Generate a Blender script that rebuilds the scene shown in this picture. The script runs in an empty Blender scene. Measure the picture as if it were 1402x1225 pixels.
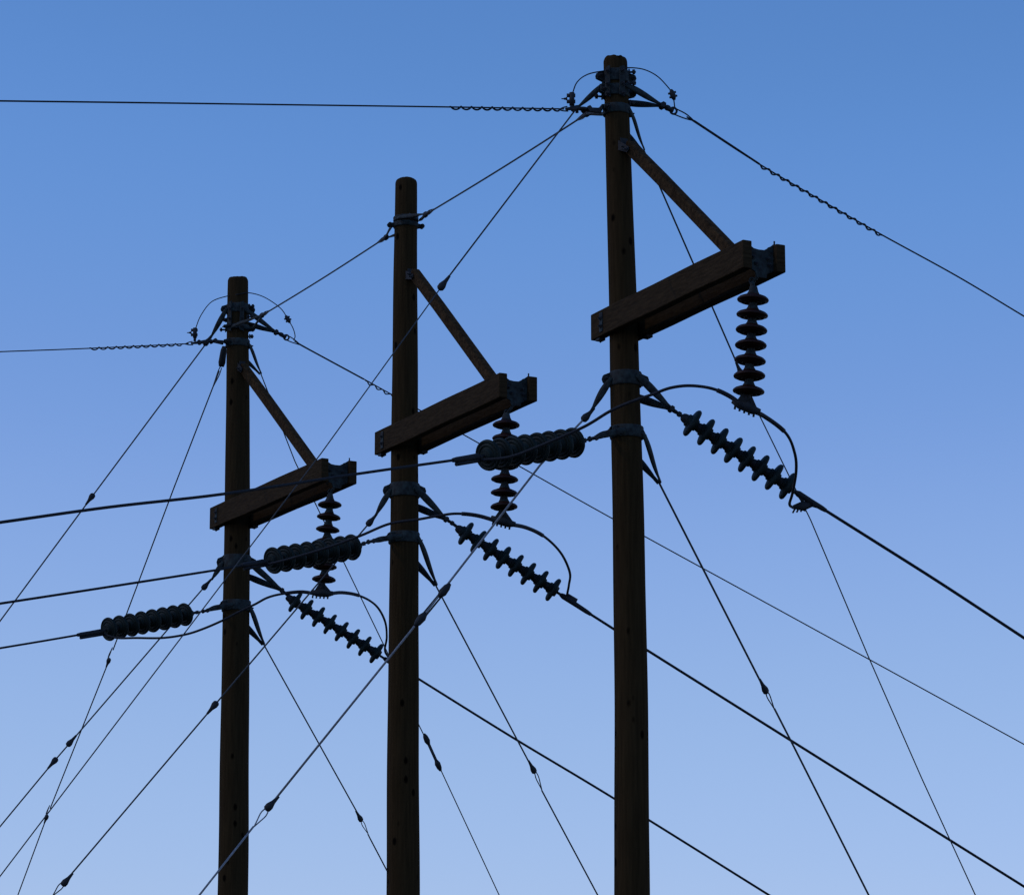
import bpy, math, random
from mathutils import Vector, Matrix
random.seed(7)
PI = math.pi
R_ = math.radians
scene = bpy.context.scene
COL = scene.collection

# ------------------------------------------------------------ camera
IW, IH = 1402.0, 1225.0
F = 4300.0                       # focal length in photo pixels
PITCH = R_(12.47)
EYE = Vector((0, 0, 1.6))
cd = bpy.data.cameras.new('camera'); cam = bpy.data.objects.new('camera', cd)
COL.objects.link(cam); scene.camera = cam
cam.location = EYE; cam.rotation_euler = (PI/2 + PITCH, 0, 0)
cd.sensor_fit = 'HORIZONTAL'; cd.sensor_width = 36; cd.lens = 36*F/IW
cd.clip_start = 0.1; cd.clip_end = 6000
scene.render.resolution_x = 1024; scene.render.resolution_y = 894

# ------------------------------------------------------------ sky and sun
SUN_EL, SUN_DIR = R_(40), R_(190)      # light arrives from the left, SUN_DIR = direction to the sun, from +X ccw
SKY_STR, SUN_STR = 0.138, 0.32
w = bpy.data.worlds.new('World'); scene.world = w; w.use_nodes = True
nt = w.node_tree; nt.nodes.clear()
out = nt.nodes.new('ShaderNodeOutputWorld'); bg = nt.nodes.new('ShaderNodeBackground')
sky = nt.nodes.new('ShaderNodeTexSky'); sky.sky_type = 'NISHITA'; sky.sun_disc = False
sky.sun_elevation = SUN_EL; sky.sun_rotation = PI/2 - SUN_DIR
sky.altitude = 800; sky.air_density = 1.0; sky.dust_density = 0.5; sky.ozone_density = 8
bg.inputs['Strength'].default_value = SKY_STR
# white balance of the clear sky, channel by channel
sep = nt.nodes.new('ShaderNodeSeparateColor'); com = nt.nodes.new('ShaderNodeCombineColor'); nt.links.new(sky.outputs[0], sep.inputs[0])
for i, (ex, v, tv) in enumerate(((1.14, .33, .35), (.921, .58, .53), (.735, .84, .82))):
    a = nt.nodes.new('ShaderNodeMath'); a.operation = 'POWER'; a.inputs[1].default_value = ex
    b = nt.nodes.new('ShaderNodeMath'); b.operation = 'MULTIPLY'; b.inputs[1].default_value = (SKY_STR**ex)*tv/(v**ex)/SKY_STR
    nt.links.new(sep.outputs[i], a.inputs[0]); nt.links.new(a.outputs[0], b.inputs[0]); nt.links.new(b.outputs[0], com.inputs[i])
# tone of the gradient from the zenith side to the horizon
CURVE = [[(0, 0), (0.1, 0.095), (0.12, 0.127), (0.147, 0.171), (0.184, 0.238), (0.246, 0.305), (0.366, 0.376)], [(0, 0), (0.227, 0.235), (0.262, 0.287), (0.305, 0.328), (0.356, 0.397), (0.429, 0.468), (0.539, 0.533)], [(0, 0), (0.565, 0.578), (0.61, 0.658), (0.665, 0.701), (0.723, 0.761), (0.784, 0.799), (0.815, 0.831)]]
cv = nt.nodes.new('ShaderNodeRGBCurve'); cv.mapping.extend = 'EXTRAPOLATED'; cv.mapping.use_clip = False
for i in range(3):
    c = cv.mapping.curves[i]; P = CURVE[i]
    c.points[0].location = P[0]; c.points[1].location = P[-1]
    for q in P[1:-1]: c.points.new(*q)
    for q in c.points: q.handle_type = 'AUTO_CLAMPED'
cv.mapping.update()
s0 = nt.nodes.new('ShaderNodeVectorMath'); s0.operation = 'SCALE'; s0.inputs['Scale'].default_value = SKY_STR
s1 = nt.nodes.new('ShaderNodeVectorMath'); s1.operation = 'SCALE'; s1.inputs['Scale'].default_value = 1/SKY_STR
nt.links.new(com.outputs[0], s0.inputs[0]); nt.links.new(s0.outputs[0], cv.inputs['Color'])
nt.links.new(cv.outputs[0], s1.inputs[0]); nt.links.new(s1.outputs[0], bg.inputs['Color']); nt.links.new(bg.outputs[0], out.inputs['Surface'])
sl = bpy.data.lights.new('sun', 'SUN'); sun = bpy.data.objects.new('sun', sl); COL.objects.link(sun)
sl.energy = SUN_STR; sl.angle = R_(0.5); sl.color = (1.0, 0.80, 0.58)
sd = Vector((math.cos(SUN_DIR)*math.cos(SUN_EL), math.sin(SUN_DIR)*math.cos(SUN_EL), math.sin(SUN_EL)))
sun.rotation_euler = sd.to_track_quat('Z', 'Y').to_euler()
vs = scene.view_settings
vs.view_transform = 'Standard'; vs.look = 'None'; vs.gamma = 1; vs.exposure = 0.0
scene.cycles.filter_width = 1.45

# ------------------------------------------------------------ pixel -> world helpers (surveying the photograph)
cp, sp = math.cos(PITCH), math.sin(PITCH)
def ray(px, py):
    xr = (px-IW/2)/F; yr = (IH/2-py)/F
    return Vector((xr, cp-yr*sp, sp+yr*cp))
def on_plane(px, py, A, az):
    """point of the vertical plane through A with compass direction az (deg, from +X ccw) seen at a photo pixel"""
    n = Vector((-math.sin(R_(az)), math.cos(R_(az)), 0)); d = ray(px, py)
    return EYE + d*((A-EYE).dot(n)/d.dot(n))
def at_depth(px, py, Y):
    d = ray(px, py); return EYE + d*(Y/d.y)

# azimuths of the lines
AZ_R, AZ_L = 11.0, 228.0           # line to the right, line to the left
AZ_GL, AZ_GR, AZ_ROW = 191.0, 48.0, 114.9   # down guys opposing them, row of poles
class Pole: pass
SURVEY = {'R': [(76, 841, 31.5), (100, 841.8, 33), (260, 847.8, 35.6), (380, 852.5, 37.7), (500, 855.5, 40), (600, 858.7, 42.3), (700, 860.7, 43.5), (950, 863.8, 45.6), (1100, 865.2, 47.2), (1225, 865.0, 49.6)],
          'M': [(243, 555.8, 28.6), (262, 555.8, 30), (400, 555.4, 33.5), (560, 555, 36.2), (680, 553.4, 38.2), (860, 552.4, 41), (1000, 552.0, 43.4), (1225, 552.3, 46)],
          'L': [(378, 325.7, 26.5), (400, 325.7, 28.5), (560, 325, 32.3), (600, 325, 33.6), (900, 323.1, 37.6), (1000, 321.4, 39), (1225, 319, 42)]}
POLES = {}
for k, X, Y, lean, wtop, wbot, ytop, ybase, arm in (
        ('R', .978, 26.37, .0134, 32, 49.5, 80, 1225, (.26, 2.36, -63.7, 8.650, .395)),
        ('M', -1.086, 30.84, .0030, 29, 45.5, 246.5, 1225, (.285, 2.55, -63.3, 8.612, .400)),
        ('L', -3.143, 35.20, .0134, 27.5, 41.5, 381, 1225, (.31, 2.76, -61.9, 8.714, .415))):
    p = Pole(); p.k = k; p.X = X; p.Y = Y; p.lean = lean; p.arm = arm; POLES[k] = p
    def H(py, Y=Y):
        yo = (IH/2-py)/F
        return Y*(yo*cp+sp)/(cp-yo*sp) + EYE.z
    p.H = H
    p.top = H(ytop); p.zb = H(ybase)
    zc_t = Y*cp+(p.top-1.6)*sp; zc_b = Y*cp+(p.zb-1.6)*sp
    p.tab = []
    for py, cx, wd in SURVEY[k]:
        z = H(py); zc = Y*cp+(z-EYE.z)*sp; p.tab.append((z, (cx-IW/2)*zc/F, wd*zc/F/2))
    a_, b_ = p.tab[-2], p.tab[-1]; t = (a_[0]+.5)/(a_[0]-b_[0]); p.tab.append((-.5, b_[1]+(p.X-b_[1])*.1, b_[2]*1.10))
def interp(p, z, c):
    T_ = p.tab
    if z >= T_[0][0]: return T_[0][c]
    for a, b in zip(T_, T_[1:]):
        if z >= b[0]: t = (a[0]-z)/(a[0]-b[0]); return a[c]+(b[c]-a[c])*t
    return T_[-1][c]
def sm(p, z, c): return sum(interp(p, z+d, c) for d in (-.8, -.4, 0, .4, .8))/5
def axis(p, z): return Vector((sm(p, z, 1), p.Y, z))
def rad(p, z): return sm(p, z, 2)
def ax_px(p, py): return axis(p, p.H(py))

# ------------------------------------------------------------ materials
def mat(name, base, rough=.6, metal=0, var=.25, scale=6, stretch=(1, 1, 1), bump=.2, col2=None, spots=False, spec=.5):
    m = bpy.data.materials.new(name); m.use_nodes = True
    t = m.node_tree; b = t.nodes['Principled BSDF']
    b.inputs['Roughness'].default_value = rough; b.inputs['Metallic'].default_value = metal
    b.inputs['Specular IOR Level'].default_value = spec
    tc = t.nodes.new('ShaderNodeTexCoord'); mp = t.nodes.new('ShaderNodeMapping')
    mp.inputs['Scale'].default_value = stretch
    t.links.new(tc.outputs['Object'], mp.inputs[0])
    nz = t.nodes.new('ShaderNodeTexNoise'); nz.inputs['Scale'].default_value = scale; nz.inputs['Detail'].default_value = 6
    t.links.new(mp.outputs[0], nz.inputs['Vector'])
    cr = t.nodes.new('ShaderNodeValToRGB')
    c2 = col2 or tuple(c*(1-var*1.6) for c in base)
    cr.color_ramp.elements[0].position = .32; cr.color_ramp.elements[0].color = (*c2, 1)
    cr.color_ramp.elements[1].position = .68; cr.color_ramp.elements[1].color = (*[c*(1+var) for c in base], 1)
    t.links.new(nz.outputs['Fac'], cr.inputs[0]); last = cr.outputs[0]
    if spots:
        vo = t.nodes.new('ShaderNodeTexVoronoi'); vo.inputs['Scale'].default_value = 5.0
        m2 = t.nodes.new('ShaderNodeMapping'); m2.inputs['Scale'].default_value = (1.3, 1.3, .7)
        t.links.new(tc.outputs['Object'], m2.inputs[0]); t.links.new(m2.outputs[0], vo.inputs['Vector'])
        r2 = t.nodes.new('ShaderNodeValToRGB')
        r2.color_ramp.elements[0].position = .09; r2.color_ramp.elements[0].color = (.08, .07, .06, 1)
        r2.color_ramp.elements[1].position = .17; r2.color_ramp.elements[1].color = (1, 1, 1, 1)
        t.links.new(vo.outputs['Distance'], r2.inputs[0])
        mx = t.nodes.new('ShaderNodeMix'); mx.data_type = 'RGBA'; mx.blend_type = 'MULTIPLY'; mx.inputs[0].default_value = 1
        t.links.new(last, mx.inputs[6]); t.links.new(r2.outputs[0], mx.inputs[7]); last = mx.outputs[2]
    t.links.new(last, b.inputs['Base Color'])
    if bump:
        bp = t.nodes.new('ShaderNodeBump'); bp.inputs['Strength'].default_value = bump; bp.inputs['Distance'].default_value = .01
        t.links.new(nz.outputs['Fac'], bp.inputs['Height']); t.links.new(bp.outputs[0], b.inputs['Normal'])
    return m
M_POLE = mat('creosoted_pole_wood', (.0385, .0240, .0100), .95, var=.17, scale=5, stretch=(9, 9, .5), bump=.45, spots=True, spec=.05)
M_POLE2 = mat('creosoted_pole_wood_aged', (.0370, .0240, .0105), .95, var=.16, scale=6, stretch=(8, 8, .45), bump=.45, spots=True, spec=.05)
M_ARM = mat('treated_timber', (.0385, .0250, .0120), .9, var=.22, scale=4, stretch=(2, 2, 14), bump=.4, spec=.05)
M_BRACE = mat('brace_timber', (.047, .0280, .0120), .9, var=.35, scale=4, stretch=(6, 6, 6), bump=.4, spec=.05)
M_STEEL = mat('galvanised_steel', (.013, .022, .021), .85, 0, var=.6, scale=22, bump=.15)
M_DARKST = mat('weathered_iron', (.010, .013, .015), .75, .1, var=.3, scale=18, bump=.15)
M_WIRE = mat('dark_stranded_wire', (.006, .009, .013), .85, 0, var=.25, scale=30, bump=0)
M_GUY = mat('guy_strand_steel', (.045, .055, .062), .65, .2, var=.25, scale=40, bump=0)
M_PALE = mat('front_lit_guy_strand_steel', (.23, .24, .25), .6, .1, var=.2, scale=40, bump=0)  # paler copy of the guy steel, with front light painted into its colour
M_BROWN = mat('brown_glazed_porcelain', (.022, .007, .004), .48, 0, var=.35, scale=8, bump=0, spec=.18)
M_GREY = mat('grey_glazed_porcelain', (.011, .020, .018), .58, 0, var=.35, scale=8, bump=0, spec=.14)
M_GRASS = mat('dry_hillside', (.075, .060, .036), .95, 0, var=.35, scale=.6, bump=.3, col2=(.030, .034, .018))

# ------------------------------------------------------------ mesh helpers
class MB:
    def __init__(s): s.v = []; s.f = []; s.sm = []
    def ring_tube(s, pts, radii, n=8, cap=True, flat=1.0, up=None):
        pts = [Vector(p) for p in pts]
        if not hasattr(radii, '__len__'): radii = [radii]*len(pts)
        base = len(s.v); prevx = None
        for i, p in enumerate(pts):
            d = (pts[min(i+1, len(pts)-1)] - pts[max(i-1, 0)])
            d = d.normalized() if d.length > 1e-9 else Vector((0, 0, 1))
            ref = up or (Vector((0, 0, 1)) if abs(d.z) < .9 else Vector((1, 0, 0)))
            if prevx is None: x = d.cross(ref).normalized()
            else:
                x = prevx - d*prevx.dot(d)
                x = x.normalized() if x.length > 1e-6 else d.cross(ref).normalized()
            prevx = x; y = d.cross(x).normalized()
            for j in range(n):
                a = 2*PI*(j+.5)/n
                s.v.append(p + x*math.cos(a)*radii[i]*flat + y*math.sin(a)*radii[i])
        m = len(pts)
        for i in range(m-1):
            for j in range(n):
                a = base+i*n+j; b = base+i*n+(j+1) % n
                s.f.append((a, b, b+n, a+n)); s.sm.append(n > 5)
        if cap:
            s.f.append(tuple(base+j for j in range(n))[::-1]); s.sm.append(False)
            s.f.append(tuple(base+(m-1)*n+j for j in range(n))); s.sm.append(False)
        return s
    def lathe(s, prof, n=24, M=None):
        M = M or Matrix(); base = len(s.v)
        for r, z in prof:
            for j in range(n):
                a = 2*PI*j/n; s.v.append(M @ Vector((r*math.cos(a), r*math.sin(a), z)))
        for i in range(len(prof)-1):
            for j in range(n):
                a = base+i*n+j; b = base+i*n+(j+1) % n
                s.f.append((a, b, b+n, a+n)); s.sm.append(True)
        s.f.append(tuple(base+j for j in range(n))[::-1]); s.sm.append(False)
        s.f.append(tuple(base+(len(prof)-1)*n+j for j in range(n))); s.sm.append(False)
        return s
    def box(s, c, hx, hy, hz, M=None):
        """box centred at c with half-size vectors hx, hy, hz"""
        b = len(s.v)
        for i in (-1, 1):
            for j in (-1, 1):
                for k in (-1, 1): s.v.append(Vector(c)+hx*i+hy*j+hz*k)
        for f in ((0, 1, 3, 2), (4, 6, 7, 5), (0, 4, 5, 1), (2, 3, 7, 6), (0, 2, 6, 4), (1, 5, 7, 3)):
            s.f.append(tuple(b+q for q in f)); s.sm.append(False)
        return s
    def prism(s, poly, t):
        """poly = list of 3D points, t = thickness vector"""
        b = len(s.v); n = len(poly)
        for p in poly: s.v.append(Vector(p)-t*.5)
        for p in poly: s.v.append(Vector(p)+t*.5)
        s.f.append(tuple(range(b, b+n))[::-1]); s.f.append(tuple(range(b+n, b+2*n))); s.sm += [False, False]
        for i in range(n):
            j = (i+1) % n; s.f.append((b+i, b+j, b+n+j, b+n+i)); s.sm.append(False)
        return s
    def build(s, name, m, parent=None, loc=None, bevel=0):
        """link as ONE object; verts are world coordinates, origin moved to loc"""
        o0 = Vector(loc) if loc is not None else (parent_origin(parent) if parent else Vector((0, 0, 0)))
        me = bpy.data.meshes.new(name)
        me.from_pydata([v-o0 for v in s.v], [], s.f); me.validate(); me.update()
        for p, q in zip(me.polygons, s.sm): p.use_smooth = q
        me.materials.append(m)
        o = bpy.data.objects.new(name, me); COL.objects.link(o)
        if parent: o.parent = parent; o.location = o0-parent_origin(parent)
        else: o.location = o0
        if bevel:
            bv = o.modifiers.new('bevel', 'BEVEL'); bv.width = bevel; bv.segments = 2; bv.limit_method = 'ANGLE'; bv.angle_limit = R_(50)
        return o
def parent_origin(o):
    v = Vector(o.location)
    return v + parent_origin(o.parent) if o.parent else v
def tag(o, label, cat, group=None):
    o['label'] = label; o['category'] = cat
    if group: o['group'] = group
    return o
def thing(name, loc, label, cat, group=None):
    o = bpy.data.objects.new(name, None); COL.objects.link(o); o.location = loc
    o.empty_display_size = .1
    return tag(o, label, cat, group)
def spline(pts, per=8):
    pts = [Vector(p) for p in pts]
    if len(pts) < 3: return pts
    q = [2*pts[0]-pts[1]] + pts + [2*pts[-1]-pts[-2]]; res = []
    for i in range(1, len(q)-2):
        a, b, c, d = q[i-1:i+3]
        for k in range(per):
            t = k/per
            res.append(.5*((2*b)+(c-a)*t+(2*a-5*b+4*c-d)*t*t+(3*b-a-3*c+d)*t**3))
    res.append(pts[-1]); return res
def frame(d, up=Vector((0, 0, 1))):
    d = d.normalized(); x = d.cross(up); x = x.normalized() if x.length > 1e-4 else Vector((1, 0, 0))
    return x, d, x.cross(d).normalized()
def dirM(p, d):
    """matrix with local -z along d at p"""
    z = -d.normalized(); x = z.cross(Vector((0, .3, 1))).normalized(); y = z.cross(x)
    M = Matrix((x, y, z)).transposed().to_4x4(); M.translation = p; return M
def bolts(parent, items, m, name='bolt'):
    for (p, d, r, L) in items:
        b = MB(); bolt(b, p, d, r, L); b.build(name, m, parent, p)
def bolt(mb, p, d, r=.016, L=.03):
    mb.ring_tube([p, p+d*L*.45], r*1.5, 10); mb.ring_tube([p+d*L*.4, p+d*L], r, 6)
    mb.ring_tube([p+d*L, p+d*L*1.7], r*.5, 6); return mb

# ------------------------------------------------------------ ground: a hillside that falls away to the right
gm = MB(); N = 90
def gz(x, y):
    dr = max(0, x-3.5); fall = -.55*dr*dr/(dr+6)
    if fall < -260: fall = -260 + (fall+260)*.05
    return -.05 + fall + .10*math.sin(x*.21+y*.13) + .05*math.sin(x*.9)*math.sin(y*.7) - .0
def gcoord(i): t = (i/(N/2)-1); return 3000*(abs(t)**3.4)*(1 if t > 0 else -1) + 22*t
for i in range(N+1):
    for j in range(N+1):
        x, y = gcoord(i), gcoord(j)+25; gm.v.append(Vector((x, y, gz(x, y))))
for i in range(N):
    for j in range(N):
        a = i*(N+1)+j; gm.f.append((a, a+N+1, a+N+2, a+1)); gm.sm.append(True)
g = gm.build('ground', M_GRASS); g['kind'] = 'structure'

# ------------------------------------------------------------ poles
POLE_LABEL = {'R': 'nearest and tallest of three dark wooden utility poles, at right, with doubled timber arm',
              'M': 'middle wooden utility pole, with a bare flat top and one narrow band near it',
              'L': 'farthest and shortest-looking wooden utility pole, at left, with banded top'}
def band(p, parent, py, h, ears, wide=.012):
    """steel pole band with bolted ears; py photo row, h height in m, ears azimuths"""
    z = p.H(py); c = axis(p, z); r = rad(p, z)
    mb = MB()
    prof = [(r-.004, -h/2), (r+wide*.7, -h/2), (r+wide, -h/2+.01), (r+wide*.8, 0), (r+wide, h/2-.01), (r+wide*.7, h/2), (r-.004, h/2)]
    mb.lathe(prof, 28, Matrix.Translation(c))
    # pressed lugs
    for az in ears:
        e = Vector((math.cos(R_(az)), math.sin(R_(az)), 0)); t = Vector((-e.y, e.x, 0))
        for sgn in (-1, 1):
            cc = c + e*(r+wide+.028) + t*.017*sgn
            mb.prism([cc-e*.04-Vector((0, 0, h*.46)), cc+e*.025-Vector((0, 0, h*.25)), cc+e*.035, cc+e*.025+Vector((0, 0, h*.25)), cc-e*.04+Vector((0, 0, h*.46))], t*.009)
    b = mb.build('pole_band', M_STEEL, parent, c)
    for az in ears:
        e = Vector((math.cos(R_(az)), math.sin(R_(az)), 0)); t = Vector((-e.y, e.x, 0))
        q = c + e*(r+wide+.035)
        bolts(b, [(q+t*.022, t, .014, .028), (q-t*.022, -t, .014, .028)], M_DARKST)
    return b
def make_pole(k):
    p = POLES[k]; base = axis(p, -.05)
    root = thing('utility_pole', base, POLE_LABEL[k], 'utility pole', 'wooden utility poles in a row')
    # shaft
    mb = MB(); n = 40; rows = 90; b0 = 0; rr = random.Random(ord(k))
    ph = rr.random()*6
    zs = [-.6+(p.top-.05+.6)*i/(rows-4) for i in range(rows-3)]+[p.top-.035, p.top-.02, p.top-.008, p.top]
    for i, z in enumerate(zs):
        c = axis(p, z); r = rad(p, z)
        wob = .003*math.sin(z*1.3+ph)+.0015*math.sin(z*3.7+ph)
        r *= 1-.13*max(0, 1-(p.top-z)/.04)**2
        for j in range(n):
            a = 2*PI*j/n; q = r*(1+.010*math.sin(3*a+z*.6+ph)+.006*math.sin(7*a+ph*2+z*.3)+.004*math.sin(13*a+z*2))
            zz = z + (0 if i < rows else .004*math.sin(2*a+ph)+(.012 if k=='R' else .004)*(rr.random()-.5))
            mb.v.append(Vector((c.x+wob+q*math.cos(a), c.y+q*math.sin(a), zz)))
    for i in range(rows):
        for j in range(n):
            a = i*n+j; b = i*n+(j+1) % n; mb.f.append((a, b, b+n, a+n)); mb.sm.append(True)
    mb.v.append(axis(p, p.top+.012)); ci = len(mb.v)-1
    for j in range(n): mb.f.append((rows*n+j, rows*n+(j+1) % n, ci)); mb.sm.append(False)
    mb.build('pole_shaft', M_POLE if k != 'L' else M_POLE2, root)
    # arm of two timbers
    a, b, az, zt, D = p.arm
    U = Vector((math.cos(R_(az)), math.sin(R_(az)), 0)); Q = Vector((-U.y, U.x, 0)); Z = Vector((0, 0, 1))
    c0 = Vector((p.X, p.Y, zt)); T = .085; HB = {'R': .232, 'M': .236, 'L': .25}[k]
    p.U, p.Q, p.c0, p.b = U, Q, c0, b
    for sgn in (-1, 1):
        mb = MB(); c = c0 + U*(b-a)/2 + Q*sgn*(D/2-T/2) - Z*HB/2
        # slightly uneven sawn timber
        seg = 14; L = (a+b); base_i = len(mb.v)
        for i in range(seg+1):
            s_ = -L/2+L*i/seg; wv = .003*math.sin(i*.9+sgn+ord(k)); 
            for (qy, qz) in ((-1, -1), (1, -1), (1, 1), (-1, 1)):
                mb.v.append(c+U*s_+Q*(qy*T/2+wv*.5)+Z*(qz*HB/2+wv))
        for i in range(seg):
            for j in range(4):
                A = base_i+i*4+j; B = base_i+i*4+(j+1) % 4; mb.f.append((A, B, B+4, A+4)); mb.sm.append(False)
        mb.f.append((0, 3, 2, 1)); mb.f.append(tuple(seg*4+q for q in range(4))); mb.sm += [False, False]
        mb.build('arm_timber', M_ARM, root, c, bevel=.008)
    # through bolts with square washers at the pole and blocks
    faceF = lambda s_, dz: c0 + U*s_ - Q*(D/2) - Z*dz
    for s_ in (-a+.20,):
        mb = MB(); q = faceF(s_, HB*.5)
        mb.box(q-Q*.004, U*.028, Q*.004, Z*.085)
        wp = mb.build('washer_plate', M_STEEL, root, q); bolts(wp, [(q-Q*.008+Z*.035, -Q, .012, .016), (q-Q*.008-Z*.035, -Q, .012, .016)], M_DARKST)
        mb = MB(); q = c0+U*(-a+.10)-Q*(D/2-T/2)-Z*(HB+.012)
        mb.box(q, U*.035, Q*.03, Z*.010); bolt(mb, q-Z*.01, -Z, .012, .010); mb.build('arm_clip', M_DARKST, root, q)
    # small block under the far timber next to the pole
    mb = MB(); q = c0+U*.12+Q*(D/2-T/2)-Z*(HB+.014); mb.box(q, U*.045, Q*.03, Z*.012); bolt(mb, q-Z*.012, -Z, .012, .008); mb.build('arm_clip', M_DARKST, root, q)
    # end bracket: saddle plate between the two timbers
    e = c0+U*(b-.055); hw = D/2-T+.001
    y0, y1 = -hw, hw
    def PP(y, z): return e+Q*y+Z*z
    zb = -HB+.0
    poly = [PP(y0+.002, -.012), PP(y0*.88, -.026), PP(y0*.6, -.046), PP(y0*.2, -.052), PP(y1*.25, -.050), PP(y1*.45, -.044), PP(y1*.60, -.022), PP(y1*.8, -.012), PP(y1-.002, .004),
            PP(y1-.002, zb+.02), PP(y1*.5, zb-.005), PP(.045, zb-.05), PP(-.045, zb-.05), PP(y0*.5, zb-.005), PP(y0+.002, zb+.02)]
    mb = MB(); mb.prism(poly, U*.014)
    # flanges that bear on the inner faces of both timbers
    for yy, sg in ((y0, 1), (y1, -1)):
        mb.box(e+Q*(yy+sg*.006)-Z*HB*.5-U*.07, U*.065, Q*.005, Z*HB*.46)
    br = mb.build('arm_bracket', M_STEEL, root, e)
    bolts(br, [(PP(yy, zz)+U*.008, U, .012, .02) for yy, zz in ((-.08, -.12), (.06, -.12), (-.05, -.17), (.07, -.17))], M_DARKST)
    mb = MB(); q = c0+U*(b-.10)+Q*(D/2-T*.5)+Z*.003; mb.ring_tube([q, q+Z*.05], .007, 6); mb.ring_tube([q, q+Z*.02], .016, 6)
    mb.build('bolt', M_DARKST, br, q)
    p.hang = e-Z*(HB+.035)
    # diagonal brace from the pole to between the timbers
    tp, bp = {'R': ((861, 200), (1003, 345)), 'M': ((567, 374), (676, 522)), 'L': ((333, 503), (434, 642))}[k]
    A = on_plane(tp[0], tp[1], c0+U*.0, az); B = on_plane(bp[0], bp[1], c0, az)
    d = (B-A).normalized(); sq = Q; up = d.cross(sq).normalized(); hw2 = {'R': .052, 'M': .054, 'L': .054}[k]
    L = (B-A).length; mb = MB()
    mb.v += [A+sq*i*hw2*.8+up*j*hw2 for i, j in ((-1, -1), (1, -1), (1, 1), (-1, 1))]
    for t in (.33, .66, 1): 
        C = A+(B-A)*t+up*.004*math.sin(t*5); mb.v += [C+sq*i*hw2*.8+up*j*hw2 for i, j in ((-1, -1), (1, -1), (1, 1), (-1, 1))]
    for i in range(3):
        for j in range(4): 
            a1 = i*4+j; b1 = i*4+(j+1) % 4; mb.f.append((a1, b1, b1+4, a1+4)); mb.sm.append(False)
    mb.f += [(0, 3, 2, 1), (12, 13, 14, 15)]; mb.sm += [False, False]
    bo = mb.build('diagonal_brace', M_BRACE, root, A, bevel=.014)
    # brace heel bracket: two cheek plates and a back strap on the pole
    mb = MB(); zc = A.z; cc = axis(p, zc); r = rad(p, zc)
    for sgn in (-1, 1):
        off = Q*sgn*(hw2*.8+.006)
        mb.prism([cc+off+U*(r*.92)+Z*.045, cc+off+U*(r*.92)-Z*.045, A+off+d*.10-up*hw2*.5, A+off+d*.10+up*hw2*.5], Q*.008)
    mb.box(cc+U*(r+.004)+Z*.01, U*.006, Q*.036, Z*.055)
    hb = mb.build('brace_bracket', M_DARKST, root, A)
    bolts(hb, [(A+d*dd-Q*(hw2*.8+.010), -Q, .014, .025) for dd in (.04, .10)], M_DARKST)
    return root
# pole bands: (pole, row, height, ears)
poles = {k: make_pole(k) for k in 'RML'}
for py, h, ears in ((107, .11, (AZ_R, 200)), (127, .10, (AZ_R+4, 215)), (152, .085, (AZ_L, AZ_GR)),
                    (520, .125, (AZ_R, AZ_GL)), (593, .105, (AZ_L, AZ_GR))): band(POLES['R'], poles['R'], py, h, ears, .016)
for py, h, ears in ((301, .05, (AZ_ROW, -65)), (309, .05, (AZ_GL, AZ_R)), (672, .14, (AZ_R, AZ_GL)), (737, .11, (AZ_L, AZ_GR))): band(POLES['M'], poles['M'], py, h, ears, .016)
for py, h, ears in ((424, .11, (AZ_R, AZ_GL)), (450, .06, (AZ_L, AZ_R)), (471, .09, (AZ_L, AZ_GR)), (770, .15, (AZ_R, AZ_GL)), (830, .12, (AZ_L, AZ_GR))): band(POLES['L'], poles['L'], py, h, ears, .016)

# pole-top clutter: face plates over the stacked bands, long through bolts and bent wire tails
for k, rows in (('R', (100, 118, 136)), ('L', (420, 436, 455))):
    p = POLES[k]; root = poles[k]
    for i, az in enumerate((-122, -66)):
        e = Vector((math.cos(R_(az)), math.sin(R_(az)), 0)); t = Vector((-e.y, e.x, 0)); z0, z1 = p.H(rows[0]), p.H(rows[2])
        c = axis(p, (z0+z1)/2)+e*(rad(p, z0)+.030)
        mb = MB(); mb.prism([c+t*.020+Vector((0, 0, (z0-z1)*.62)), c-t*.026+Vector((0, 0, (z0-z1)*.55)), c-t*.030-Vector((0, 0, (z0-z1)*.50)), c+t*.022-Vector((0, 0, (z0-z1)*.58))], e*.012)
        pl = mb.build('face_plate', M_STEEL, root, c)
        bolts(pl, [(c+e*.006+Vector((0, 0, dz_)), e, .014, .02) for dz_ in (.10, -.02, -.11)], M_DARKST)
    for i, (py, az, L) in enumerate(((rows[0], -8, .075), (rows[1], -28, .09), (rows[2]-3, 186, .085), (rows[1]+4, 206, .06), (rows[2]+6, -4, .06))):
        z = p.H(py); e = Vector((math.cos(R_(az)), math.sin(R_(az)), 0)); c = axis(p, z)+e*rad(p, z)
        mb = MB(); mb.ring_tube([c, c+e*L], .010, 6); mb.ring_tube([c+e*(L-.03), c+e*(L-.008)], .024, 6); mb.ring_tube([c+e*.01, c+e*.022], .034, 4)
        mb.build('through_bolt', M_DARKST, root, c)
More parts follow.
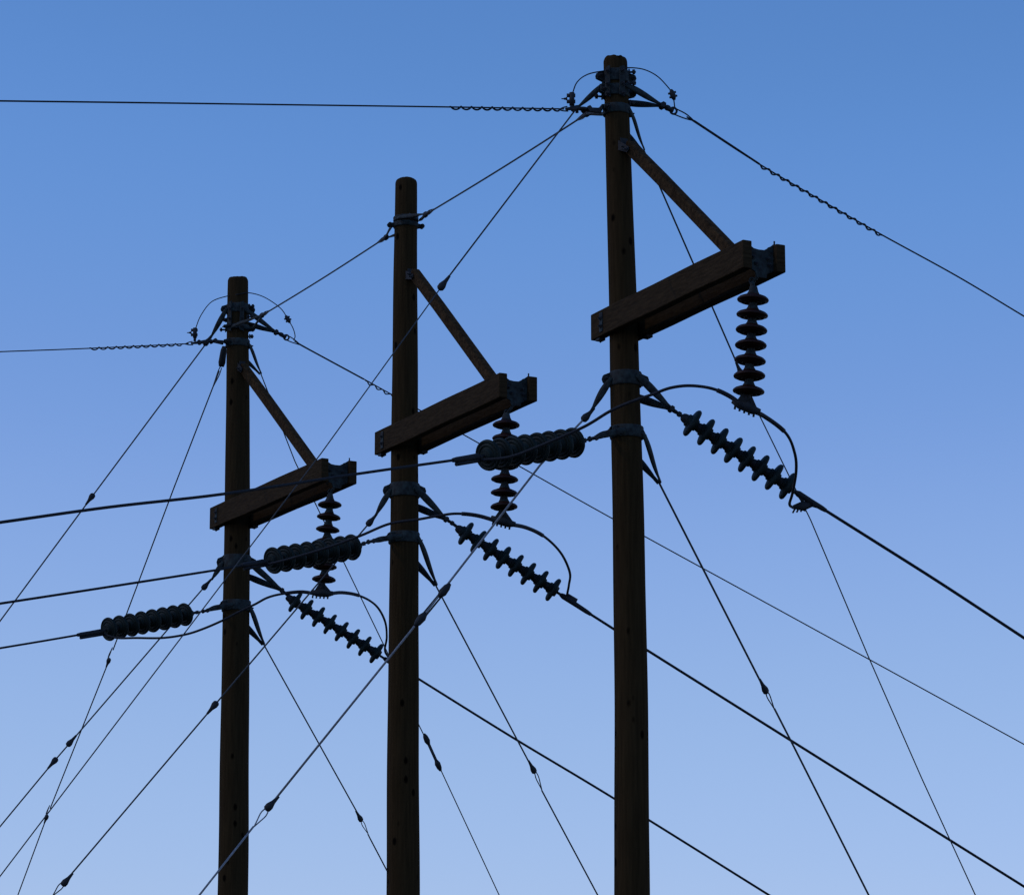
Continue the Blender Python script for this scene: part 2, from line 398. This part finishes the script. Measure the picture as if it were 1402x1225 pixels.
# ------------------------------------------------------------ hardware pieces
def V_straps(p, parent, py, az, P1, w=.026, name='link_strap', spread=62, dz=(0, 0)):
    """two flat forged straps from the sides of a band, converging on P1"""
    z = p.H(py); c = axis(p, z); r = rad(p, z)
    e = Vector((math.cos(R_(az)), math.sin(R_(az)), 0)); t = Vector((-e.y, e.x, 0))
    for sgn in (-1, 1):
        sa = R_(spread)*sgn; A = c + (e*math.cos(sa)+t*math.sin(sa))*(r+.020) + Vector((0, 0, dz[0] if sgn < 0 else dz[1]))
        Bm = A + (P1-A)*.30 + t*sgn*.008; Bn = A + (P1-A)*.68 + t*sgn*.004; E = P1 + t*sgn*.012
        pts = spline([A, Bm, Bn, E], 5); m = len(pts)
        rr = [w*(.75+.55*math.sin(PI*min(1, i/(m-1)*1.25)))*(1 if i < m*.8 else .8) for i in range(m)]
        mb = MB().ring_tube(pts, rr, 8, flat=.42, up=Vector((0, 0, 1)))
        mb.build(name, M_STEEL, parent, A)
def link(mb, A, B, r=.012, body=.020):
    """shackle and eye between A and B"""
    d = B-A; x, _, u = frame(d)
    mb.ring_tube([A-x*.035, A+x*.035], r*1.3, 8)
    mb.ring_tube([A-x*.045, A-x*.030], r*2.1, 6); mb.ring_tube([A+x*.030, A+x*.045], r*2.1, 6)
    for s_ in (-1, 1): mb.ring_tube([A+x*s_*.022, A+d*.5+x*s_*.024, A+d*.8+x*s_*.010, B], r*.9, 8)
    mb.ring_tube([B-u*.02, B+u*.02], body, 8)
    return mb
def torus(mb, c, R, r, d, n=16):
    x, y, u = frame(d)
    pts = [c+y*R*math.cos(2*PI*i/n)+u*R*math.sin(2*PI*i/n) for i in range(n+1)]
    mb.ring_tube(pts, r, 6, cap=False)
def shell_mesh(kind):
    mb = MB()
    if kind == 'brown':
        prof = [(.034, .040), (.050, .036), (.080, .024), (.110, .012), (.124, .000), (.128, -.009), (.124, -.019), (.104, -.018), (.102, -.030), (.094, -.031), (.090, -.018), (.072, -.018), (.070, -.034), (.061, -.034), (.058, -.020), (.036, -.022), (.034, -.040)]
    else:
        prof = [(.048, .056), (.057, .050), (.058, .030), (.070, .026), (.092, .024), (.111, .019), (.124, .010), (.130, -.003), (.127, -.015), (.118, -.023), (.109, -.022), (.104, -.017), (.094, -.018), (.088, -.026), (.080, -.026), (.074, -.019), (.062, -.024), (.056, -.034), (.050, -.050)]
    return mb.lathe(prof, 36)
SHELL, CAP = {}, {}
def mesh_of(mb, name, m):
    me = bpy.data.meshes.new(name); me.from_pydata(mb.v, [], mb.f); me.update()
    for p_, q in zip(me.polygons, mb.sm): p_.use_smooth = q
    me.materials.append(m); return me
SHELL['brown'] = mesh_of(shell_mesh('brown'), 'disc', M_BROWN); SHELL['grey'] = mesh_of(shell_mesh('grey'), 'disc', M_GREY)
CAP['brown'] = mesh_of(MB().lathe([(.020, .105), (.030, .100), (.034, .085), (.040, .060), (.050, .042), (.050, .034), (.030, .030)], 20), 'cap', M_STEEL)
CAP['grey'] = mesh_of(MB().lathe([(.022, .12), (.032, .112), (.040, .095), (.046, .060), (.056, .046), (.056, .036), (.03, .030)], 20), 'cap', M_DARKST)
def discs(parent, P0, P1, n, kind):
    """n discs with centres from P0 to P1; local -z runs from pole end to wire end"""
    d = (P1-P0); step = d.length/(n-1); sc = step/(.128 if kind == 'brown' else .158)
    o0 = parent_origin(parent)
    for i in range(n):
        c = P0+d*(i/(n-1)); o = bpy.data.objects.new('disc', SHELL[kind]); COL.objects.link(o); o.parent = parent
        M = dirM(c-o0, d); tilt = Matrix.Rotation(R_(random.uniform(-2.5, 2.5)), 4, 'X') @ Matrix.Rotation(R_(random.uniform(-2.5, 2.5)), 4, 'Y') @ Matrix.Rotation(random.random()*6, 4, 'Z')
        o.matrix_local = M @ tilt
        q = bpy.data.objects.new('cap', CAP[kind]); COL.objects.link(q); q.parent = o
        q.scale = (1, 1, sc)
    rod = MB().ring_tube([P0-d.normalized()*.02, P1+d.normalized()*.05], .017, 8); rod.build('pin', M_DARKST, parent, P0)
def clamp_body(mb, A, B, r0=.030, r1=.017):
    """tapered compression dead-end from A to B"""
    mb.ring_tube([A, A+(B-A)*.08, A+(B-A)*.5, A+(B-A)*.85, B], [r0*.7, r0, r0*.85, r1*1.3, r1], 10)

GUYN = 'stranded steel guy wire'
# ------------------------------------------------------------ strain insulator strings
ORD = {'R': 'nearest', 'M': 'middle', 'L': 'farthest'}
WHO = {'R': 'nearest right-hand pole', 'M': 'middle pole', 'L': 'farthest left-hand pole'}
RIGHT = {'R': dict(py=520, link=(919, 560), eye=(930, 567), d0=(947.5, 579), d1=(1078, 665), c0=(1090, 674), c1=(1131, 699)),
         'M': dict(py=672, link=(611, 711), eye=(619, 716), d0=(637.5, 730), d1=(757, 807), c0=(768, 814), c1=(809, 841)),
         'L': dict(py=770, link=(386, 808), eye=(393, 813), d0=(404, 824), d1=(515, 894), c0=(526, 901), c1=(562, 922))}
LEFT = {'R': dict(py=593, link=(812, 600), eye=(800, 603), d0=(785, 606), d1=(669, 623), c0=(656, 625), c1=(620, 630)),
        'M': dict(py=737, link=(508, 741), eye=(498, 744), d0=(482, 749), d1=(375, 767), c0=(363, 769), c1=(330, 774)),
        'L': dict(py=830, link=(281, 836), eye=(270, 838), d0=(253, 841), d1=(149.6, 861), c0=(141, 864), c1=(106, 869))}
CL = {}
for side, tab, az, word in (('R', RIGHT, AZ_R, 'right'), ('L', LEFT, AZ_L, 'left')):
    for k, t in tab.items():
        p = POLES[k]; A = ax_px(p, t['py']); P = lambda q: on_plane(q[0], q[1], A, az)
        root = thing('strain_insulator', P(t['link']), {
            ('R', 'R'): 'long slanting string of grey discs running down to the right from the nearest pole',
            ('R', 'M'): 'slanting string of grey discs running down to the right from the middle pole',
            ('R', 'L'): 'slanting string of grey discs running down to the right from the farthest pole',
            ('L', 'R'): 'near-level string of overlapping grey discs crossing the brown string under the middle arm',
            ('L', 'M'): 'near-level string of overlapping grey discs between the farthest pole and the middle pole',
            ('L', 'L'): 'near-level string of overlapping grey discs alone against the sky left of the farthest pole'}[(side, k)],
            'insulator', 'strain insulator strings pulling away from the poles')
        V_straps(p, root, t['py'], az, P(t['link']), .031 if side == 'R' else .024, dz=(.02, -.10) if side == 'R' else (0, 0), spread=62 if side == 'R' else 35)
        mb = MB(); link(mb, P(t['link']), P(t['eye']), .012, .018)
        e, d0 = P(t['eye']), P(t['d0']); mb.ring_tube([e, e+(d0-e)*.6], .016, 8)
        mb.build('shackle', M_DARKST, root, P(t['link']))
        discs(root, P(t['d0']), P(t['d1']), 8, 'grey')
        c0, c1 = P(t['c0']), P(t['c1']); d1 = P(t['d1'])
        mb = MB(); mb.ring_tube([d1+(c0-d1)*.5, c0], .014, 8)
        x, y, u = frame(c1-c0)
        clamp_body(mb, c0, c1, .030, .018)
        mb.ring_tube([c0-x*.03, c0+x*.03], .013, 8)
        if side == 'R':   # jumper terminal pad hanging under the clamp, with bolts
            j0 = c0 + (c1-c0)*.15
            if k == 'R':
                t0, t1 = P((1086, 694)), P((1113, 690))
                mb.ring_tube([t0, (t0+t1)*.5-u*.004, t1], [.018, .046, .022], 8, flat=.5)
                mb.ring_tube([P((1092, 676)), P((1100, 688))], .014, 6); mb.ring_tube([P((1112, 690)), P((1124, 694))], [.024, .02], 8)
                for q in range(4): a_ = t0+(t1-t0)*(.15+.2*q); mb.ring_tube([a_, a_-u*.065], .008, 6)
                J1 = P((1086, 695))
            else:
                mb.ring_tube([j0+u*.02, j0+(c1-c0)*.32+u*.03], [.035, .03], 8, flat=.6)
                J1 = j0+u*.03
        else:
            J1 = c0 - u*.03
            mb.ring_tube([c1+(c0-c1)*.1-u*.035, c0-u*.03], .018, 8)
        mb.build('dead_end_clamp', M_DARKST, root, c0)
        CL[(side, k)] = (c0, c1, J1, A)

# ------------------------------------------------------------ suspension strings under the arm ends
SUSP = {'R': dict(top=(1030, 386), d0=(1031, 409), d1=(1025, 534), c=(1022, 556)),
        'M': dict(top=(694, 566), d0=(693, 580.6), d1=(690, 692.4), c=(689, 713)),
        'L': dict(top=(452, 674), d0=(451.5, 690), d1=(443.5, 792), c=(441, 811))}
for k, t in SUSP.items():
    p = POLES[k]; A = p.hang; P = lambda q: at_depth(q[0], q[1], A.y)
    root = thing('suspension_insulator', P(t['top']), {
        'R': 'vertical string of brown discs clear against the sky under the nearest arm end',
        'M': 'vertical string of brown discs under the middle arm end, half hidden by a grey string',
        'L': 'vertical string of brown discs under the farthest arm end, crossed by a grey string'}[k], 'insulator', 'brown insulator strings hanging from the arm ends')
    top = P(t['top']); mb = MB()
    mb.ring_tube([A+Vector((0, 0, .02)), top], .014, 8); torus(mb, top+Vector((0, 0, .01)), .022, .008, Vector((1, 0, 0)))
    mb.ring_tube([top, P(t['d0'])], [.018, .03], 8)
    mb.build('hanger', M_STEEL, root, top)
    discs(root, P(t['d0']), P(t['d1']), 7, 'brown')
    c = P(t['c']); p.sc = c; mb = MB()
    d1 = P(t['d1']); mb.ring_tube([d1, c+Vector((0, 0, .02))], [.02, .03], 8)
    # boat-shaped suspension clamp with keeper bolts below
    sl_ = {'R': -.42, 'M': -.28, 'L': -.06}[k]; dx = Vector((1, 0, sl_)).normalized(); dz = Vector((0, 0, 1))
    mb.ring_tube([c-dx*.12, c-dx*.06-dz*.01, c, c+dx*.06-dz*.01, c+dx*.12], [.022, .036, .046, .036, .022], 10)
    mb.prism([c+dz*.10-dx*.03, c+dz*.10+dx*.02, c+dx*.11, c-dx*.09], Vector((0, .03, 0)))
    for q in (-.09, -.05, -.01, .03, .07): mb.ring_tube([c+dx*q, c+dx*q-dz*.065-dx*.012], .009, 6)
    mb.build('suspension_clamp', M_DARKST, root, c)

# ------------------------------------------------------------ jumpers looping under the arms
JP = {'R': ([(700, 625), (750, 606), (800, 584), (835, 563), (862, 551), (893, 540), (918, 531), (945, 528), (975, 532), (1000, 543)],
            [(1045, 569), (1076, 593), (1088, 620), (1090, 645), (1085, 675), (1081, 690)]),
      'M': ([(400, 764), (450, 749), (494, 733), (533, 717), (572, 711), (600, 706), (625, 703), (655, 706)],
            [(720, 722), (746, 735), (768, 757), (780, 783), (779, 800)]),
      'L': ([(160, 873), (186, 873), (222, 873), (253, 868.5), (277, 861), (305, 849), (326, 838), (349, 827), (366, 818), (385, 813), (413, 810)],
            [(468, 811), (494, 816), (515, 829), (527, 850), (529.5, 872), (527, 890)])}
for k, (a_, b_) in JP.items():
    p = POLES[k]; J0 = CL[('L', k)][2]; J1 = CL[('R', k)][2]; c = p.sc-Vector((0, 0, .02))
    pts = [J0]; na = len(a_); nb = len(b_); yA, yC, yB = J0.y, c.y, J1.y
    for i, q in enumerate(a_): 
        s_ = (i+1)/(na+1); pts.append(at_depth(q[0], q[1], yA+(yC-yA)*s_ - .25*math.sin(PI*s_)))
    pts.append(c)
    for i, q in enumerate(b_):
        s_ = (i+1)/(nb+1); pts.append(at_depth(q[0], q[1], yC+(yB-yC)*s_))
    pts.append(J1); sp_ = spline(pts, 8)
    mb = MB().ring_tube(sp_, .0125, 8)
    nn = 8*(na+1); root = mb.build('jumper_wire', M_WIRE, None, J0)
    tag(root, {'R': 'thick jumper cable arching past the nearest pole under its brown disc string',
               'M': 'thick jumper cable arching past the middle pole under its brown disc string',
               'L': 'thick jumper cable dipping under the leftmost grey discs and passing the farthest pole'}[k], 'cable', 'jumper cables')
    arm_ = sp_[nn-14:nn+16]; MB().ring_tube(arm_, .019, 10).build('armor_rod', M_WIRE, root, arm_[0])

# ------------------------------------------------------------ conductors
def extend(pts, az, n, step, curve):
    """carry a wire on in its own vertical plane with gentle catenary curvature"""
    pts = list(pts); e = Vector((math.cos(R_(az)), math.sin(R_(az)), 0)); d = pts[-1]-pts[-2]; hl = math.hypot(d.x, d.y)
    s = d.z/hl
    for i in range(n):
        s += curve*step; pts.append(pts[-1]+e*step+Vector((0, 0, s*step)))
    return pts
def wire(name, k, A, az, px, r, label, cat, group, start=None, m=M_WIRE, n=20, step=3, curve=.005, per=8):
    pts = ([start] if start is not None else []) + [on_plane(x, y, A, az) for x, y in px]
    pts = spline(pts, per); full = extend(pts, az, n, step, curve)
    o = MB().ring_tube(full, r, 8).build(name, m, None, full[0]); tag(o, label, cat, group); return o
CR = {'R': [(1200, 742.5), (1290, 799.5), (1402, 873)], 'M': [(888, 891), (1100, 1024), (1402, 1213)], 'L': [(700, 1008), (843, 1094), (1055, 1226)]}
CLw = {'R': [(490, 648.5), (307, 676), (150, 694), (0, 715)], 'M': [(300, 779.5), (150, 803), (0, 826)], 'L': [(60, 877), (0, 887)]}
G = 'power conductors leaving the poles'
LC = {('R', 'R'): 'uppermost thick conductor descending to the right edge from the nearest pole',
      ('R', 'M'): 'thick conductor sloping down rightward from the middle pole and passing behind the nearest pole',
      ('R', 'L'): 'lowest thick conductor sloping down rightward from the farthest pole, behind both other poles',
      ('L', 'R'): 'upper of three thick conductors at the left edge, passing in front of the farthest arm',
      ('L', 'M'): 'thick conductor at the left edge between two others, crossing the farthest pole below its arm',
      ('L', 'L'): 'lowest thick conductor at the left edge, ending at the leftmost grey discs'}
for k in 'RML':
    c0, c1, _, A = CL[('R', k)]
    wire('conductor_wire', k, A, AZ_R, CR[k], .0135, LC[('R', k)], 'wire', G, start=c1-(c1-c0)*.1, curve=.004)
    c0, c1, _, A = CL[('L', k)]
    wire('conductor_wire', k, A, AZ_L, CLw[k], .0120, LC[('L', k)], 'wire', G, start=c1-(c1-c0)*.1, curve=.006)

# ------------------------------------------------------------ shield wires with spiral dampers
def helix(A, B, turns, r, R, per=14):
    d = B-A; x, y, u = frame(d); pts = []
    n = int(turns*per)
    for i in range(n+1):
        t = i/n; a = 2*PI*turns*t+.6; q = R if .02 < t < .98 else R*.4
        pts.append(A+d*t+x*math.cos(a)*q+u*(math.sin(a)*q-q*.42))
    return pts
def polyline_at(pts, A, B, m=14):
    return [A+(B-A)*(i/m) for i in range(m+1)]
SW = {('R', 'L'): dict(py=152, px=[(772, 149.5), (615, 146.8), (400, 143.8), (200, 141), (0, 138.5)], r=.0065, sp=((615, 147), (768, 149.5), 11)),
      ('L', 'L'): dict(py=471, px=[(258, 470.5), (120, 477), (0, 481.5)], r=.0065, sp=((122, 477), (250, 471), 11)),
      ('R', 'R'): dict(py=125, px=[(940, 160), (1035, 222), (1120, 272), (1208, 322), (1310, 378), (1402, 433)], r=.0068, sp=((1038, 224.5), (1208, 322.5), 13)),
      ('L', 'R'): dict(py=430, px=[(403, 467), (450, 493), (500, 520), (640, 598), (838, 709.5), (1100, 853), (1402, 1018.5)], r=.0072, sp=((500, 521), (600, 577), 9))}
LS = {('R', 'L'): 'topmost thin shield wire running level to the left edge from the nearest pole top',
      ('L', 'L'): 'thin shield wire running level to the left edge from the farthest pole top',
      ('R', 'R'): 'topmost thin shield wire sloping down to the right edge from the nearest pole top',
      ('L', 'R'): 'very thin shield wire sloping from the farthest pole top behind both other poles'}
LD = {('R', 'L'): 'spiral damper twisted on the topmost wire left of the nearest pole top',
      ('L', 'L'): 'spiral damper twisted on the wire left of the farthest pole top',
      ('R', 'R'): 'long spiral damper twisted on the wire sloping right from the nearest pole top',
      ('L', 'R'): 'spiral damper on the thin wire just left of the middle pole, partly behind it'}
for (k, side), t in SW.items():
    p = POLES[k]; A = ax_px(p, t['py']); az = AZ_R if side == 'R' else AZ_L
    o = wire('shield_wire', k, A, az, t['px'], t['r'], LS[(k, side)], 'wire', 'thin shield wires along the pole tops', m=M_WIRE,
             curve=.004 if side == 'R' else .005)
    a, b, n = t['sp']; P = lambda q: on_plane(q[0], q[1], A, az)
    pa, pb = P(a), P(b)
    hx = helix(pa, pb, n, .006, .0128 if k == 'R' else .0132)
    d = MB().ring_tube(hx, .0078, 6).build('spiral_damper', M_WIRE, None, pa)
    tag(d, LD[(k, side)], 'damper', 'spiral vibration dampers')
    root = o
    # dead-end hardware of this wire: parts of the wire
    if side == 'R':
        L1, L2, L3 = {'R': ((907, 145), (922, 152), (942, 161)), 'L': ((378, 455), (392, 462), (404, 468))}[k]
        V_straps(p, root, t['py'], az, P(L1), .025, dz=(.03, -.06))
        mb = MB(); link(mb, P(L1), P((L1[0]+7, L1[1]+3)), .013, .022); torus(mb, P(L2), .030, .010, P(L3)-P(L2)); 
        mb.ring_tube([P((L1[0]+6, L1[1]+3)), P(L2)], .022, 8)
        mb.build('shackle', M_DARKST, root, P(L1))
        x, y, u = frame(P(L3)-P(L2)); far = P((L3[0]+8, L3[1]+4.5))
        mb = MB()
        for s_ in (-1, 1): mb.ring_tube(spline([P(L2)+u*.028*s_, P(L3)+u*.022*s_-y*.03, far]), .0065, 6)
        g0, g1 = far, P((1040, 225) if k == 'R' else (498, 519)); mb.ring_tube([g0, g1], .0095, 8)
        mb.build('dead_end_grip', M_WIRE, root, far)
    else:
        pts = {'R': [(822, 152), (803, 150), (790, 148), (775, 149.5)], 'L': [(305, 469), (292, 467), (280, 468), (262, 470)]}[k]
        q = [P(v) for v in pts]; mb = MB()
        mb.ring_tube([q[0], q[1]], [.028, .020], 8, flat=.5); link(mb, q[1], q[2], .014, .024); mb.ring_tube([q[2], q[3]], [.024, .012], 8)
        torus(mb, q[2]+(q[3]-q[2])*.4, .024, .009, q[3]-q[2])
        mb.ring_tube([q[2]+Vector((0, 0, .02)), q[2]+Vector((0, 0, -.045))], .014, 6)
        mb.build('shackle', M_DARKST, root, q[1])
        mb = MB(); x, y, u = frame(q[3]-q[2]); e = q[3]+(q[3]-q[2]).normalized()*.10
        for s_ in (-1, 1): mb.ring_tube(spline([q[3]+u*.02*s_-y*.02, q[3]+u*.014*s_+y*.04, e]), .006, 6)
        mb.build('dead_end_grip', M_WIRE, root, q[3])

# bonding loops over the pole tops
BL = {'R': ([(783, 131), (790, 113), (805, 102), (829, 97)], [(858, 93), (880, 95), (899, 104), (914, 119), (921, 130), (924, 148)]),
      'L': ([(267, 452), (275, 432), (290, 413), (313, 405)], [(341, 401), (362, 407), (384, 422), (394, 437), (401, 449), (404, 460), (402, 466)])}
for k, (la, lb) in BL.items():
    p = POLES[k]; A = ax_px(p, 100 if k == 'R' else 404)
    pl = [on_plane(x, y, A, AZ_L) for x, y in la]; pr_ = [on_plane(x, y, A, AZ_R) for x, y in lb]
    r = rad(p, A.z); front = A+Vector((-.03, -r-.02, 0))
    pl[-1] = at_depth(la[-1][0], la[-1][1], p.Y-r*.7); pr_[0] = at_depth(lb[0][0], lb[0][1], p.Y-r*.5)
    front = at_depth((la[-1][0]+lb[0][0])/2, (la[-1][1]+lb[0][1])/2, p.Y-r-.012)
    pts = spline(pl+[front]+pr_, 6)
    o = MB().ring_tube(pts, .0058, 6).build('bonding_wire', M_WIRE, None, pts[0])
    tag(o, {'R': 'thin bonding wire looping over both sides of the nearest pole top', 'L': 'thin bonding wire looping over both sides of the farthest pole top'}[k], 'wire', 'bonding loops at the pole tops')
    mb = MB(); c = pl[0]; zz = Vector((0, 0, 1)); X = Vector((1, 0, 0))
    for q in (0, -.055): mb.ring_tube([c+zz*q-X*.045, c+zz*q+X*.03], .017, 8)
    mb.ring_tube([c+zz*.025, c-zz*.09], .024, 8); bolt(mb, c-X*.04-zz*.03, -X, .010, .03); mb.ring_tube([c-zz*.08, c-zz*.13], .016, 8)
    mb.build('wire_clamp', M_DARKST, o, c)
    mb = MB(); c = pr_[4] if k == 'R' else pr_[3]; d = (pr_[5]-pr_[3]).normalized() if k == 'R' else (pr_[4]-pr_[2]).normalized()
    mb.ring_tube([c-d*.05, c-d*.02, c+d*.02, c+d*.05], [.012, .026, .026, .012], 8); x, y, u = frame(d)
    for q in (-.018, .018): mb.ring_tube([c+d*q-u*.036, c+d*q+u*.036], .010, 6)
    mb.build('wire_clamp', M_DARKST, o, c)

# ------------------------------------------------------------ guy wires
def bulb(P, d, L=.15, R=.034):
    """strain grip, thick end at P + d*L/2 (d points towards the loop)"""
    return MB().ring_tube([P-d*L*.62, P-d*L*.52, P-d*L*.2, P+d*L*.12, P+d*L*.32, P+d*L*.42], [R*.35, R*.38, R*.55, R, R*.95, R*.5], 12, flat=.8)
def vloop(P, Q, wdt, r=.0055):
    d = Q-P; x, y, u = frame(d); mb = MB()
    for s_ in (-1, 1): mb.ring_tube(spline([P+u*wdt*.6*s_, P+d*.3+u*wdt*s_, P+d*.7+u*wdt*.45*s_, Q]), r, 6)
    return mb
def guy(k, py, az, px, r, label, head=None, bulbs=(), loops=(), turnb=None, r2=None, split=None, down=True, m=M_GUY, straps=.024):
    """px: photo polyline from the pole outwards; the last leg carries on to its anchor in the ground"""
    p = POLES[k]; A = ax_px(p, py); P = lambda q: on_plane(q[0], q[1], A, az)
    pts = [P(q) for q in ([head] if head else [])+list(px)]
    if head and split is not None: split += 1
    if down:
        d = (pts[-1]-pts[-2]).normalized(); q = pts[-1]
        while q.z > gz(q.x, q.y)-.3 and q.z > -60: q = q + d*.25
        pts.append(q)
    root = thing('guy_wire', pts[0], label, 'guy wire', 'down guys bracing the poles')
    runs = [(pts, r)] if split is None else [(pts[:split+1], r), (pts[split:], r2)]
    for (q, e, wd) in loops:       # the strand itself ends where a grip loop takes over
        q, e = P(q), P(e); nr = []
        for ps, rr in runs:
            done = False
            for i in range(len(ps)-1):
                a, b = ps[i], ps[i+1]; L = (b-a).length; d_ = (b-a)/L; tq, te = (q-a).dot(d_), (e-a).dot(d_)
                tq, te = min(tq, te), max(tq, te)
                if (a+d_*tq-(q if (q-a).dot(d_) <= (e-a).dot(d_) else e)).length < .06 and -.02 < tq < L and not done:
                    te = min(te, L-.001); nr += [(ps[:i+1]+[a+d_*max(tq, .001)], rr), ([a+d_*te]+ps[i+1:], rr)]; done = True
            if not done: nr.append((ps, rr))
        runs = nr
    for ps, rr in runs: MB().ring_tube(ps, rr, 8).build('guy_strand', m, root, ps[0])
    if head: V_straps(p, root, py, az, P(head), straps, name='guy_strap', spread=75 if az == AZ_GR else 22)
    dd = (pts[2]-pts[1]).normalized()
    for (q, s_) in bulbs:
        bulb(P(q), dd*s_).build('strain_grip', M_DARKST, root, P(q))
    for (q, e, wd) in loops: vloop(P(q), P(e), wd).build('grip_loop', m, root, P(q))
    if turnb:
        a, b = P(turnb[0]), P(turnb[1]); d = (b-a).normalized(); x, y, u = frame(d)
        tb = MB()
        for c_, s_ in ((a, 1), (b, -1)): tb.ring_tube([c_-d*s_*.10, c_-d*s_*.06, c_, c_+d*s_*.05], [.014, .030, .036, .018], 10)
        for s_ in (-1, 1): tb.ring_tube([a+u*.014*s_, b+u*.014*s_], .008, 6)
        tb.build('turnbuckle', M_DARKST, root, a)
    return root
# nearest pole
guy('R', 118, AZ_GL, [(783, 157), (615, 378), (440, 620), (0, 1199)], .0075, 'long guy from the nearest pole top crossing the middle pole toward the lower left corner',
    head=(790, 148), bulbs=[((607, 389), 1)], r2=.0056, split=1, straps=.018)
guy('R', 520, AZ_GL, [(803, 570), (740, 636), (587, 833), (370, 1102), (272, 1226)], .0100, 'thick pale guy falling leftward from the nearest pole in front of the middle pole foot',
    head=(810, 562), bulbs=[((804, 569), 1), ((371, 1101), 1)], loops=[((366, 1107), (348, 1131), .024)], turnb=((606, 811), (578, 845)), r2=.0088, split=3, m=M_PALE)
guy('R', 152, AZ_GR, [(882, 207), (903, 255), (1013, 507), (1040, 569), (1110, 712), (1190, 901), (1262, 1065), (1336, 1226)], .0080, 'thin guy falling rightward from the nearest pole top behind its arm and jumper',
    head=(881, 206), bulbs=[((1013, 508), 1)], r2=.0060, split=3)
guy('R', 593, AZ_GR, [(903, 662), (1045, 940), (1085, 1018), (1190, 1226)], .0095, 'thick guy falling rightward from the lower band of the nearest pole',
    head=(903, 661), bulbs=[((1046, 941), 1)], loops=[((1049, 946), (1060, 970), .022)], straps=.032)
# middle pole
guy('M', 672, AZ_GL, [(508, 713), (390, 852), (292, 967), (90, 1205), (72, 1226)], .0085, 'guy falling leftward from the upper band of the middle pole across the farthest pole',
    head=(514, 706), bulbs=[((508, 713), 1), ((292, 967), -1), ((91, 1205), 1)], loops=[((87, 1208), (72, 1226), .022)])
guy('M', 737, AZ_GR, [(597, 802), (728, 1050), (742, 1082), (819, 1226)], .0085, 'guy falling rightward from the lower band of the middle pole, crossing a conductor',
    head=(597, 801), bulbs=[((729, 1051), 1)], loops=[((733, 1057), (742, 1081), .022)], straps=.034)
# farthest pole
guy('L', 424, AZ_GL, [(278, 476), (125, 681), (0, 850)], .0085, 'upper left guy falling from the farthest pole top to the left edge', head=(288, 463), bulbs=[((284, 467), 1), ((124, 682), -1)])
g2 = guy('L', 478, AZ_ROW, [(300, 508), (238, 668), (150, 902), (64, 1118), (24, 1226)], .0078, 'steep guy falling from the farthest pole top behind the leftmost grey discs',
    bulbs=[((148, 906), -1), ((63, 1120), -1)], loops=[((148, 900), (154, 886), .012), ((63, 1114), (68, 1102), .010)])
A2 = ax_px(POLES['L'], 478); q0, q1, q2 = (on_plane(x, y, A2, AZ_ROW) for x, y in ((307, 474), (303, 502), (291, 531)))
MB().ring_tube([q0, q0+(q1-q0)*.2, q0+(q1-q0)*.8, q1], [.022, .036, .042, .030], 10, flat=.6).build('guy_link', M_DARKST, g2, q0)
vloop(q1, q2, .035, .006).build('grip_loop', M_GUY, g2, q1)
guy('L', 770, AZ_GL, [(280, 803), (98, 1014), (72, 1044), (0, 1131)], .0085, 'guy with two-piece turnbuckle falling to the left edge from below the farthest arm',
    head=(290, 793), bulbs=[((282, 801), 1), ((97, 1015), 1), ((73, 1043), -1)])
guy('L', 471, AZ_GR, [(358, 514), (404, 632), (470, 768), (530, 892), (573, 991), (600, 1046), (684, 1226)], .0070, 'guy falling rightward from the farthest pole top behind its arm and the middle pole foot',
    head=(357, 512), turnb=((585, 1014), (599, 1045)))
guy('L', 830, AZ_GR, [(360, 880), (492, 1117), (506, 1146), (548, 1226)], .0085, 'guy falling rightward from the lower band of the farthest pole, behind the middle pole foot',
    head=(361, 882), bulbs=[((492, 1118), 1)], loops=[((495, 1123), (504, 1141), .022)], straps=.034)

# ------------------------------------------------------------ tie guys between the pole tops
def tie(label, kA, pyA, pa, kB, pyB, pb):
    A = ax_px(POLES[kA], pyA); B = ax_px(POLES[kB], pyB)
    az = math.degrees(math.atan2(B.y-A.y, B.x-A.x))
    P = lambda q: on_plane(q[0], q[1], A, az)
    a, b = P(pa), P(pb); n = 12
    pts = [a+(b-a)*(i/n)-Vector((0, 0, .012*math.sin(PI*i/n))) for i in range(n+1)]
    root = thing('tie_wire', a, label, 'guy wire', 'guy wires tying the pole tops together')
    MB().ring_tube(pts, .0085, 8).build('guy_strand', M_GUY, root, a)
    V_straps(POLES[kA], root, pyA, az, a, .016, name='guy_strap'); V_straps(POLES[kB], root, pyB, az+180, b, .016, name='guy_strap')
    d = (b-a).normalized()
    for q, s_ in ((a, -1), (b, 1)):
        bulb(q, d*s_, .16, .032).build('strain_grip', M_DARKST, root, q)
    for q, s_ in ((a, 1), (b, -1)):
        vloop(q, q+d*s_*.22, .02).build('grip_loop', M_GUY, root, q)
tie('dark tie wire sloping between the nearest pole top and the middle pole top', 'R', 150, (802, 157), 'M', 302, (584, 293))
tie('dark tie wire sloping between the middle pole top and the farthest pole top', 'M', 309, (527, 326), 'L', 452, (360, 431))
